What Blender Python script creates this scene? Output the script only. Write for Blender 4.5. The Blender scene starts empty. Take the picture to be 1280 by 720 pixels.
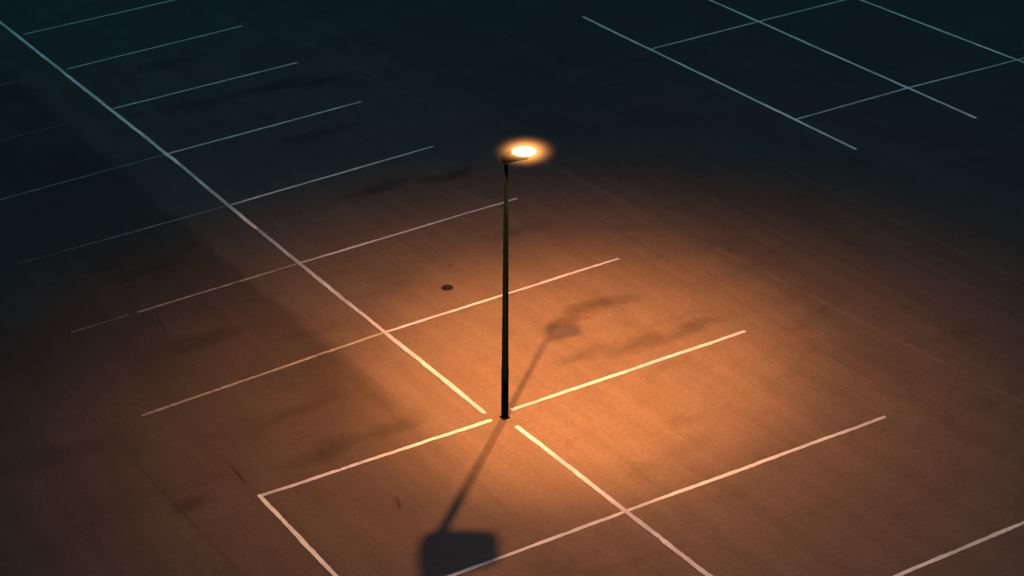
import bpy, bmesh, math, random
from mathutils import Vector, Matrix
random.seed(4)
scene = bpy.context.scene
col = scene.collection
scene.view_settings.view_transform = 'Standard'
scene.view_settings.look = 'None'
scene.view_settings.exposure = 0
R = math.radians

# ---------------------------------------------------------------- camera
cam_d = bpy.data.cameras.new("camera")
cam = bpy.data.objects.new("camera", cam_d)
cam.location = (-13.5471, -20.6365, 15.3419)
cam.rotation_euler = (1.08947, 0.00913, -0.59147)
cam_d.lens = 60.78
cam_d.sensor_width = 36
cam_d.clip_end = 2000
col.objects.link(cam)
scene.camera = cam

# ---------------------------------------------------------------- world
SUN_EL, SUN_ROT = R(4), R(215)
w = bpy.data.worlds.new("World")
scene.world = w
w.use_nodes = True
nt = w.node_tree
nt.nodes.clear()
out = nt.nodes.new("ShaderNodeOutputWorld")
bg = nt.nodes.new("ShaderNodeBackground")
sky = nt.nodes.new("ShaderNodeTexSky")
sky.sky_type = 'NISHITA'
sky.sun_disc = False
sky.sun_elevation = SUN_EL
sky.sun_rotation = SUN_ROT
mx = nt.nodes.new("ShaderNodeMix")
mx.data_type = 'RGBA'
mx.blend_type = 'MULTIPLY'
mx.inputs[0].default_value = 1
mx.inputs[7].default_value = (0.22, 0.86, 1.0, 1)
nt.links.new(sky.outputs[0], mx.inputs[6])
nt.links.new(mx.outputs[2], bg.inputs[0])
bg.inputs[1].default_value = 0.140
nt.links.new(bg.outputs[0], out.inputs[0])

# ---------------------------------------------------------------- node helpers
class NT:
    def __init__(s, m):
        m.use_nodes = True
        s.t = m.node_tree
        s.n = s.t.nodes
        s.b = s.n.get("Principled BSDF")
        s.co = s.n.new("ShaderNodeTexCoord").outputs["Object"]
    def link(s, a, b):
        s.t.links.new(a, b)
    def set(s, inp, v):
        if hasattr(v, "is_output"):
            s.link(v, inp)
        else:
            inp.default_value = v
    def math(s, op, a, b=0.0, c=None, clamp=False):
        n = s.n.new("ShaderNodeMath"); n.operation = op; n.use_clamp = clamp
        s.set(n.inputs[0], a); s.set(n.inputs[1], b)
        if c is not None: s.set(n.inputs[2], c)
        return n.outputs[0]
    def noise(s, scale, detail=4, rough=.55, vec=None, dist=0.0):
        n = s.n.new("ShaderNodeTexNoise")
        n.inputs["Scale"].default_value = scale
        n.inputs["Detail"].default_value = detail
        n.inputs["Roughness"].default_value = rough
        n.inputs["Distortion"].default_value = dist
        s.link(vec if vec is not None else s.co, n.inputs["Vector"])
        return n.outputs
    def rng(s, v, a, b, c, d, smooth=True):
        n = s.n.new("ShaderNodeMapRange")
        if smooth: n.interpolation_type = 'SMOOTHSTEP'
        s.set(n.inputs[0], v)
        for i, q in enumerate((a, b, c, d)): s.set(n.inputs[i+1], q)
        return n.outputs[0]
    def mapping(s, vec, loc=(0,0,0), rot=(0,0,0), sc=(1,1,1), typ='POINT'):
        n = s.n.new("ShaderNodeMapping"); n.vector_type = typ
        s.link(vec, n.inputs[0])
        n.inputs[1].default_value = loc; n.inputs[2].default_value = rot; n.inputs[3].default_value = sc
        return n.outputs[0]
    def sep(s, vec):
        n = s.n.new("ShaderNodeSeparateXYZ"); s.link(vec, n.inputs[0]); return n.outputs
    def vmath(s, op, a, b):
        n = s.n.new("ShaderNodeVectorMath"); n.operation = op
        s.set(n.inputs[0], a); s.set(n.inputs[1], b); return n.outputs[0]
    def mix(s, f, a, b):
        n = s.n.new("ShaderNodeMix"); n.data_type = 'RGBA'
        s.set(n.inputs[0], f); s.set(n.inputs[6], a); s.set(n.inputs[7], b); return n.outputs[2]

# ---------------------------------------------------------------- asphalt
asph = bpy.data.materials.new("asphalt")
A = NT(asph)
wob = A.noise(0.9, 5, .65)
wv = A.vmath('SUBTRACT', wob[1], (0.5, 0.5, 0.5))
sc_ = A.n.new("ShaderNodeVectorMath"); sc_.operation = 'SCALE'
A.link(wv, sc_.inputs[0]); sc_.inputs[3].default_value = .9
warped = A.vmath('ADD', A.co, sc_.outputs[0])
sc2 = A.n.new("ShaderNodeVectorMath"); sc2.operation = 'SCALE'
A.link(wv, sc2.inputs[0]); sc2.inputs[3].default_value = .4
warp2 = A.vmath('ADD', A.co, sc2.outputs[0])
sx, sy, sz = A.sep(A.co)
big = A.rng(A.noise(0.16, 5, .6)[0], .3, .7, .92, 1.08)
med = A.rng(A.noise(1.4, 7, .75)[0], .3, .7, .93, 1.07)
fine = A.rng(A.noise(14, 5, .75)[0], .3, .7, .88, 1.12)
grain = A.rng(A.noise(90, 2, .6)[0], .3, .7, .87, 1.13)
stv = A.mapping(warp2, sc=(2.8, .09, 1))
streak = A.rng(A.noise(1.0, 5, .65, vec=stv)[0], .3, .7, .91, 1.09)
tone = big
for q in (med, fine, grain, streak):
    tone = A.math('MULTIPLY', tone, q)
sc_n = A.rng(A.noise(5.5, 6, .8)[0], .58, .72, 1.0, 1.14)
tone = A.math('MULTIPLY', tone, sc_n)
dk_n = A.rng(A.noise(2.3, 6, .75, vec=warp2)[0], .56, .74, 1.0, .84)
tone = A.math('MULTIPLY', tone, dk_n)
smv = A.mapping(warped, sc=(.45, 1.5, 1))
sm = A.rng(A.noise(1.0, 4, .6, vec=smv)[0], .54, .72, 1.0, .84)
tone = A.math('MULTIPLY', tone, sm)
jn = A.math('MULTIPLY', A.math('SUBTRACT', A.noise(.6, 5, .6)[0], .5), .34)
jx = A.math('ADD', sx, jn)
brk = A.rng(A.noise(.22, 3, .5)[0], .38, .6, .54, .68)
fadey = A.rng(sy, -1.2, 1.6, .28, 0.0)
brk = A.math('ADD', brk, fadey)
left_shade = A.rng(jx, -1.46, -1.04, brk, 1.0)  # beam-edge shade beside the centre line, painted into the asphalt tone
tone = A.math('MULTIPLY', tone, left_shade)
def seam(xc, tilt, wd, gain, tone):
    d = A.math('ABSOLUTE', A.math('SUBTRACT', A.math('ADD', sx, A.math('MULTIPLY', sy, tilt)), xc))
    m = A.rng(d, 0.0, wd, gain, 1.0)
    br = A.rng(A.noise(.8, 3, .6)[0], .4, .6, .1, 1)
    m2 = A.math('ADD', A.math('MULTIPLY', A.math('SUBTRACT', m, 1.0), br), 1.0)
    return A.math('MULTIPLY', tone, m2)
tone = seam(7.2, .06, .08, 1.28, tone)
tone = seam(10.9, .02, .06, 1.3, tone)
tone = seam(5.9, .0, .05, .85, tone)
tone = seam(-5.6, .03, .05, .75, tone)
lane = A.rng(jx, 5.6, 9.0, 1.0, .80)
tone = A.math('MULTIPLY', tone, lane)
stains_and_shade = [
 (2.9, 9.35, 1.3, .40, 5, .5), (4.6, 9.1, 1.1, .38, -5, .55), (3.9, 16.2, 1.5, .5, 8, .55), (5.0, 15.8, 1.0, .45, 0, .45),
 (1.9, 16.1, 1.4, .5, 0, .4), (3.4, 12.7, 1.5, .45, 4, .4), (4.2, 5.9, 1.1, .38, 0, .3), (2.6, 19.3, 1.5, .55, 0, .4),
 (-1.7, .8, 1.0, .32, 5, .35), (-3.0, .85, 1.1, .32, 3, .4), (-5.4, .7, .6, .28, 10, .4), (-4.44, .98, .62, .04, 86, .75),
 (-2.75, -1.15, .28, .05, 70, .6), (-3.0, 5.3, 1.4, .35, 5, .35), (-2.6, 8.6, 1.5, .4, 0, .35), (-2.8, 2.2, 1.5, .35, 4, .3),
 (3.4, .72, 1.7, .32, -6, .38), (4.7, .62, 1.0, .32, 0, .38), (2.2, 1.0, 1.0, .26, 6, .3),
 (2.9, 2.2, 1.1, .30, 4, .42), (3.8, 2.3, 1.1, .32, -8, .46), (-3.8, 7.02, .14, .06, 20, .7), (-3.4, 6.4, .7, .04, 80, .5),  # leading pair paints the lamp head's faint shadow; the rest are marks
 (8.8, 9.5, .3, .14, 0, .35), (10.8, 13.5, .5, .2, 30, .45), (10.9, 11.4, .35, .16, 0, .45), (2.1, -2.4, .9, .35, 10, .15),
 (2.25, 5.3, .10, .06, 0, .5), (-6.5, 3.2, 1.8, .5, 0, .25), (6.5, -2.4, 1.6, .5, 80, .18), (9.5, 2.0, 2.6, .4, 88, .18),
]
for (cx, cy, rx, ry, rd, dep) in stains_and_shade:
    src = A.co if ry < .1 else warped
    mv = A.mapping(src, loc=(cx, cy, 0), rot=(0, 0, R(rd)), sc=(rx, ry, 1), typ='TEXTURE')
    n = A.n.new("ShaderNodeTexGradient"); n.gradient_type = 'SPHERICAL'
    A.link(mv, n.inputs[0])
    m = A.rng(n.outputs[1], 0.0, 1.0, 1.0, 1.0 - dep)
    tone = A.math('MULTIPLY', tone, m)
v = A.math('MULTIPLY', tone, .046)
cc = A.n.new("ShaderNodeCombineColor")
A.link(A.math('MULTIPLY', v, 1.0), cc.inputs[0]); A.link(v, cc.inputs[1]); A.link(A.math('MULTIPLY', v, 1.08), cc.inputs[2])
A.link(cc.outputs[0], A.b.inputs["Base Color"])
A.link(A.rng(A.noise(.7, 4, .6)[0], .3, .7, .78, .95), A.b.inputs["Roughness"])
A.b.inputs["Specular IOR Level"].default_value = .15
bmp = A.n.new("ShaderNodeBump"); bmp.inputs["Strength"].default_value = .35; bmp.inputs["Distance"].default_value = .008
A.link(A.noise(60, 4, .7)[0], bmp.inputs["Height"])
A.link(bmp.outputs[0], A.b.inputs["Normal"])

# ---------------------------------------------------------------- paint
def paint(name, albedo, wear, tint=(.95, 1, 1.0)):
    m = bpy.data.materials.new(name)
    P = NT(m)
    geo = P.n.new("ShaderNodeNewGeometry").outputs["Position"]
    n1 = P.noise(7, 5, .7, vec=geo)[0]
    n2 = P.noise(45, 3, .7, vec=geo)[0]
    n3 = P.noise(.8, 3, .6, vec=geo)[0]
    k = P.math('ADD', P.math('MULTIPLY', n1, .45), P.math('ADD', P.math('MULTIPLY', n2, .2), P.math('MULTIPLY', n3, .35)))
    fac = P.rng(k, .56 - wear, .68 - wear, 0.0, .92)
    dirt = P.rng(n3, .3, .7, .66, 1.14)
    a = P.math('MULTIPLY', dirt, albedo)
    cc = P.n.new("ShaderNodeCombineColor")
    for i in range(3): P.link(P.math('MULTIPLY', a, tint[i]), cc.inputs[i])
    P.link(P.mix(fac, cc.outputs[0], (.040, .043, .045, 1)), P.b.inputs["Base Color"])
    P.b.inputs["Roughness"].default_value = .8
    P.b.inputs["Specular IOR Level"].default_value = .2
    return m
paint_fresh = paint("white_road_paint", .84, .0)
paint_mid = paint("mid_road_paint", .60, .01, (.92, 1, 1.0))  # slightly darker grade of the white paint
paint_pool = paint("pool_offset_road_paint", .23, .02, (.76, 1.08, 1.9))  # white paint darkened and blued to offset the lamp pool's light
paint_half = paint("half_offset_road_paint", .31, .025, (.70, 1.0, 1.5))  # same white paint, lamplight offset in its colour around the pool
paint_near = paint("near_offset_road_paint", .40, .02, (.70, 1.0, 1.25))  # same white paint, warm light offset in its colour on nearer lines
paint_old = paint("worn_road_paint", .19, .08, (.80, 1, 1.2))
paint_faint = paint("faded_road_paint", .15, .15)

# ---------------------------------------------------------------- ground
def mesh_obj(name, bm, mat=None, parent=None, smooth=False, loc=None):
    me = bpy.data.meshes.new(name)
    bm.normal_update()
    bm.to_mesh(me); bm.free()
    if smooth:
        for q in me.polygons: q.use_smooth = True
    o = bpy.data.objects.new(name, me)
    if mat: me.materials.append(mat)
    if loc: o.location = loc
    col.objects.link(o)
    if parent: o.parent = parent
    return o
bm = bmesh.new()
bmesh.ops.create_grid(bm, x_segments=60, y_segments=60, size=400)
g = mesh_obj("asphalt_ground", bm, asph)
g["kind"] = "structure"
g["label"] = "dark worn asphalt parking lot surface with stain marks and painted shade"

# ---------------------------------------------------------------- painted lines
def line(a, b, wd, mat, z=.004, name="parking_line"):
    a = Vector(a); b = Vector(b)
    d = (b - a); Ln = d.length; d.normalize(); nrm = Vector((-d.y, d.x))
    mid = (a + b) / 2
    n = max(2, int(Ln / .06))
    n = min(n, 600)
    bm = bmesh.new(); rows = []
    jl = jr = 0; drift = 0
    for i in range(n + 1):
        t = i / n
        jl = jl*.7 + random.uniform(-.005, .005); jr = jr*.7 + random.uniform(-.005, .005)
        drift = drift*.97 + random.uniform(-.0018, .0018)
        c = a + d * (Ln * t)
        e = 1.0
        if i in (0, n): e = .8
        q1 = c + nrm * (wd/2*e + jl + drift) - mid
        q2 = c - nrm * (wd/2*e + jr - drift) - mid
        rows.append((bm.verts.new((q1.x, q1.y, 0)), bm.verts.new((q2.x, q2.y, 0))))
    for i in range(n):
        bm.faces.new((rows[i][0], rows[i][1], rows[i+1][1], rows[i+1][0]))
    bmesh.ops.recalc_face_normals(bm, faces=bm.faces)
    if bm.faces[:][0].normal.z < 0: bmesh.ops.reverse_faces(bm, faces=bm.faces[:])
    o = mesh_obj(name, bm, mat, loc=(mid.x, mid.y, z))
    o["kind"] = "structure"
    o["label"] = "white painted parking bay line on asphalt"
    return o
WS, WL = .086, .070
line((0.02, 48), (-.05, 13.0), .086, paint_fresh, .008, "centre_line")
line((-.05, 13.0), (-.13, 9.0), .086, paint_mid, .008, "centre_line")
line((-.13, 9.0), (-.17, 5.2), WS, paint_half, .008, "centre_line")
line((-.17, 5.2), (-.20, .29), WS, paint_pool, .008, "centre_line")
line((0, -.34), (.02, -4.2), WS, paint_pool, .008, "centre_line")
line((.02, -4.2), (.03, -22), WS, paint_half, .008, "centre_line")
# bays on the lit side
line((.10, 30.5), (5.0, 30.9), WL, paint_mid); line((.1, 27.1), (5.0, 27.5), WL, paint_mid)
line((.17, 23.54), (5.2, 23.95), WL, paint_mid)
line((.12, 20.3), (5.27, 20.75), WL, paint_mid)
line((.03, 17.05), (5.17, 17.34), WL, paint_mid)
line((-.07, 13.72), (5.16, 14.0), WL, paint_mid)
line((-.12, 10.39), (5.13, 10.63), WL, paint_mid)
line((-.16, 7.11), (5.11, 7.18), WL, paint_half)
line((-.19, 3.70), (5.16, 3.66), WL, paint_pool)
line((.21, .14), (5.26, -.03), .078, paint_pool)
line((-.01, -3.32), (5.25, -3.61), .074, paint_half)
line((.0, -6.72), (5.2, -6.99), .07, paint_near)
line((.0, -10.1), (5.2, -10.35), WL, paint_mid)
# bays on the dark side (older paint)
line((-.5, 20.2), (-5.0, 20.1), .07, paint_faint)
line((-1.1, 16.79), (-4.9, 16.55), .07, paint_faint)
line((-.07, 13.72), (-4.9, 13.42), .065, paint_old)
line((-.12, 10.39), (-2.9, 10.325), .06, paint_old)
line((-2.9, 10.325), (-4.75, 10.28), .055, paint_faint)
line((-.20, 7.11), (-3.6, 7.02), .062, paint_old)
line((-3.75, 7.02), (-4.92, 6.99), .05, paint_faint)
line((-.19, 3.70), (-5.0, 3.53), .066, paint_old)
line((-.22, .06), (-4.43, .25), .074, paint_half)
line((-.01, -3.32), (-4.4, -3.12), .066, paint_half)
line((.0, -6.72), (-4.4, -6.5), WL, paint_old)
line((-4.43, .29), (-4.46, -9.5), .074, paint_near, .008)
# far bays
line((13.24, 16.03), (12.83, 4.98), .085, paint_fresh, .008)
line((17.3, 21), (16.43, 4.73), .085, paint_fresh, .008)
line((20.7, 21), (20.1, 2.5), .085, paint_fresh, .008)
line((13.2, 12.9), (27, 13.0), .07, paint_mid)
line((12.88, 7.11), (16.57, 7.06), .07, paint_mid)
line((16.57, 7.06), (26, 6.6), .07, paint_mid)
line((16.9, 19.6), (27, 19.7), .07, paint_mid)

# ---------------------------------------------------------------- simple materials
def simple(name, c, rough=.5, metal=0.0, spec=.5):
    m = bpy.data.materials.new(name); S = NT(m)
    n = S.noise(18, 4, .6)[0]
    k = S.rng(n, .3, .7, .75, 1.2)
    cc = S.n.new("ShaderNodeCombineColor")
    for i in range(3): S.link(S.math('MULTIPLY', k, c[i]), cc.inputs[i])
    S.link(cc.outputs[0], S.b.inputs["Base Color"])
    S.link(S.rng(n, .3, .7, rough*.85, min(1, rough*1.15)), S.b.inputs["Roughness"])
    S.b.inputs["Metallic"].default_value = metal
    S.b.inputs["Specular IOR Level"].default_value = spec
    return m
m_pole = simple("black_painted_steel", (.0012, .004, .006), .8, 0, spec=.006)
m_house = simple("lamp_housing_metal", (.0002, .0007, .0010), 1.0, 0, spec=.0)
m_iron = simple("cast_iron", (.006, .006, .007), .85, 0, spec=.15)
m_bolt = simple("galvanised_bolt", (.015, .015, .015), .6, .3, spec=.2)

# ---------------------------------------------------------------- street lamp
H = 4.72
lamp = bpy.data.objects.new("street_lamp", None)
lamp.empty_display_size = .5
col.objects.link(lamp)
lamp["label"] = "tall dark steel street lamp glowing orange over parking bays"
lamp["category"] = "street lamp"
lamp.rotation_euler = Vector((0, 0, 1)).rotation_difference(Vector((.062, -.042, H)).normalized()).to_euler()
ARM = R(-30)

def revolve(profile, seg=32):
    bm = bmesh.new(); rings = []
    for (rr, zz) in profile:
        rings.append([bm.verts.new((rr*math.cos(2*math.pi*i/seg), rr*math.sin(2*math.pi*i/seg), zz)) for i in range(seg)])
    for a, b in zip(rings, rings[1:]):
        for i in range(seg):
            bm.faces.new((a[i], a[(i+1) % seg], b[(i+1) % seg], b[i]))
    bm.faces.new(list(reversed(rings[0]))); bm.faces.new(rings[-1])
    return bm
mesh_obj("pole", revolve([(.062, .0), (.061, .95), (.058, 1.0), (.057, 1.04), (.050, 2.2), (.040, 3.6), (.030, H + .0)]), m_pole, lamp, True)
bm = bmesh.new(); bmesh.ops.create_cube(bm, size=1)
bmesh.ops.scale(bm, vec=(.135, .135, .012), verts=bm.verts); bmesh.ops.translate(bm, vec=(0, 0, .012), verts=bm.verts)
bmesh.ops.bevel(bm, geom=bm.edges[:], offset=.004, segments=2, affect='EDGES')
mesh_obj("base_plate", bm, m_pole, lamp)
for i in range(4):
    an = math.pi/4 + i*math.pi/2
    b = revolve([(.007, 0), (.007, .010), (.004, .011), (.004, .018)], 6)
    mesh_obj("bolt", b, m_bolt, lamp, loc=(.080*math.cos(an), .080*math.sin(an), .017))
bm = bmesh.new(); bmesh.ops.create_cube(bm, size=1)
bmesh.ops.scale(bm, vec=(.008, .055, .28), verts=bm.verts)
bmesh.ops.bevel(bm, geom=bm.edges[:], offset=.003, segments=2, affect='EDGES')
d_ = mesh_obj("service_door", bm, m_house, lamp, loc=(-.033, -.052, .6)); d_.rotation_euler = (0, 0, R(58))
def tube(pts, rad, seg=14):
    bm = bmesh.new(); rings = []
    for i, pnt in enumerate(pts):
        pv = Vector(pnt)
        t = (Vector(pts[min(i+1, len(pts)-1)]) - Vector(pts[max(i-1, 0)])).normalized()
        sd = Vector((0, 1, 0)); up = t.cross(sd).normalized()
        rr = rad[i]
        rings.append([bm.verts.new(pv + sd*rr*math.cos(2*math.pi*k/seg) + up*rr*math.sin(2*math.pi*k/seg)) for k in range(seg)])
    for a, b in zip(rings, rings[1:]):
        for i in range(seg): bm.faces.new((a[i], a[(i+1) % seg], b[(i+1) % seg], b[i]))
    bm.faces.new(rings[0]); bm.faces.new(list(reversed(rings[-1])))
    bmesh.ops.recalc_face_normals(bm, faces=bm.faces)
    return bm
o = mesh_obj("arm", tube([(0, 0, H-.06), (0, 0, H+.03), (.015, 0, H+.08), (.05, 0, H+.10), (.12, 0, H+.10), (.2, 0, H+.08)], [.029, .027, .024, .020, .017, .016]), m_pole, lamp, True)
o.rotation_euler = (0, 0, ARM)
head = bpy.data.objects.new("lamp_head", None)
col.objects.link(head); head.parent = lamp
head.location = (0, 0, H + .05); head.rotation_euler = (0, 0, ARM)
def loft(sections, seg=32):
    bm = bmesh.new(); rings = []
    for (xx, y0, y1, zt, zb) in sections:
        ring = []
        wy = (y1-y0)/2; yc = (y0+y1)/2
        for k in range(seg):
            a = 2*math.pi*k/seg
            cy, sy_ = math.cos(a), math.sin(a)
            yy = yc + wy*math.copysign(abs(cy)**.8, cy)
            zz = (zt if sy_ > 0 else zb)*abs(sy_)**.8
            ring.append(bm.verts.new((xx, yy, zz)))
        rings.append(ring)
    for a, b in zip(rings, rings[1:]):
        for i in range(seg): bm.faces.new((a[i], a[(i+1) % seg], b[(i+1) % seg], b[i]))
    bm.faces.new(rings[0]); bm.faces.new(list(reversed(rings[-1])))
    bmesh.ops.recalc_face_normals(bm, faces=bm.faces)
    return bm
mesh_obj("housing_shadow_plate", loft([(-.085, -.24, -.04, .003, -.003), (-.075, -.30, .04, .004, -.004), (-.05, -.31, .10, .005, -.005), (.0, -.30, .14, .006, -.006), (.10, -.26, .14, .007, -.006), (.20, -.22, .13, .007, -.006), (.30, -.19, .11, .006, -.006), (.33, -.16, .09, .005, -.005), (.34, -.12, .05, .003, -.003)]), m_house, head, True)  # thin plate, outline shaped for the head shadow it throws on the ground
# glowing bowl: emission through clear glass
me_ = bpy.data.materials.new("glowing_sodium_glass")
E = NT(me_)
gl = E.rng(E.noise(9, 3, .5)[0], .3, .7, 1.7, 2.4)
E.n.remove(E.b)
emi = E.n.new("ShaderNodeEmission"); emi.inputs[0].default_value = (1, .60, .25, 1); E.link(gl, emi.inputs[1])
tr = E.n.new("ShaderNodeBsdfTransparent"); ad = E.n.new("ShaderNodeAddShader")
E.link(emi.outputs[0], ad.inputs[0]); E.link(tr.outputs[0], ad.inputs[1])
mo_ = E.n.get("Material Output"); E.link(ad.outputs[0], mo_.inputs["Surface"])
bm = bmesh.new(); bmesh.ops.create_uvsphere(bm, u_segments=40, v_segments=20, radius=1)
bmesh.ops.scale(bm, vec=(.19, .15, .055), verts=bm.verts)
mesh_obj("glass_bowl", bm, me_, head, True, loc=(.27, -.04, .075))
mh = bpy.data.materials.new("bloom_emission"); mh.use_nodes = True  # emissive volume standing in for bloom around the lamp
t = mh.node_tree; t.nodes.clear()
mo = t.nodes.new("ShaderNodeOutputMaterial"); em = t.nodes.new("ShaderNodeEmission")
tc = t.nodes.new("ShaderNodeTexCoord"); gr = t.nodes.new("ShaderNodeTexGradient"); gr.gradient_type = 'SPHERICAL'
pw = t.nodes.new("ShaderNodeMath"); pw.operation = 'POWER'; pw.inputs[1].default_value = 3.8
ml = t.nodes.new("ShaderNodeMath"); ml.operation = 'MULTIPLY'; ml.inputs[1].default_value = 30
t.links.new(tc.outputs["Object"], gr.inputs[0]); t.links.new(gr.outputs[1], pw.inputs[0]); t.links.new(pw.outputs[0], ml.inputs[0])
em.inputs[0].default_value = (1, .38, .10, 1)
t.links.new(ml.outputs[0], em.inputs[1]); t.links.new(em.outputs[0], mo.inputs["Volume"])
bm = bmesh.new(); bmesh.ops.create_uvsphere(bm, u_segments=32, v_segments=16, radius=1)
hz = mesh_obj("bloom_volume", bm, mh, head, True, loc=(.29, -.04, .075)); hz.scale = (.60, .42, .29)

# ---------------------------------------------------------------- drain cover
dc = bpy.data.objects.new("drain_cover", None); dc.location = (1.70, 4.54, 0); col.objects.link(dc)
dc["label"] = "small round black drain cover set in asphalt"; dc["category"] = "drain cover"
mesh_obj("cover_frame", revolve([(.115, .001), (.115, .012), (.095, .016), (.093, .006)], 32), m_iron, dc)
bm = bmesh.new()
for i in range(-3, 4):
    hw = math.sqrt(max(0, .09**2 - (i*.024)**2))
    r_ = bmesh.ops.create_cube(bm, size=1)['verts']
    bmesh.ops.scale(bm, vec=(2*hw, .013, .008), verts=r_); bmesh.ops.translate(bm, vec=(0, i*.024, .0125), verts=r_)
mesh_obj("grate", bm, m_iron, dc)

# ---------------------------------------------------------------- lights
def spot(name, loc, aim, power, angle, blend, radius, color):
    l = bpy.data.lights.new(name, 'SPOT'); l.energy = power; l.spot_size = R(angle); l.spot_blend = blend
    l.shadow_soft_size = radius; l.color = color
    o = bpy.data.objects.new(name, l); o.location = loc
    o.rotation_euler = (Vector(aim) - Vector(loc)).to_track_quat('-Z', 'Y').to_euler()
    col.objects.link(o); return o
ca, sa = math.cos(ARM), math.sin(ARM)
spot("street_lamp_light", (.062+.29*ca, -.042+.29*sa, H - .08), (2.2, .1, 0), 1900, 102, 1.0, .12, (1, .275, .05))
hA = 7.3; kA = (hA-4.75)/4.75
spot("mast_light", (.06+2.92*kA, -.04+2.34*kA, hA), (1.2, .3, 0), 13000, 128, 1.0, .06, (1, .305, .08))
spot("distant_mast_light", (-4.6, -4.2, 14.2), (1.7, .5, 0), 84000, 32, 1.0, .17, (1, .275, .055))
f2 = bpy.data.lights.new("added_fill_light", 'POINT'); f2.energy = 2400; f2.shadow_soft_size = 1.5; f2.color = (1, .50, .40)  # unseen fill added to lift the dim ground with brown light
fo2 = bpy.data.objects.new("added_fill_light", f2); fo2.location = (1, -3, 13); col.objects.link(fo2)
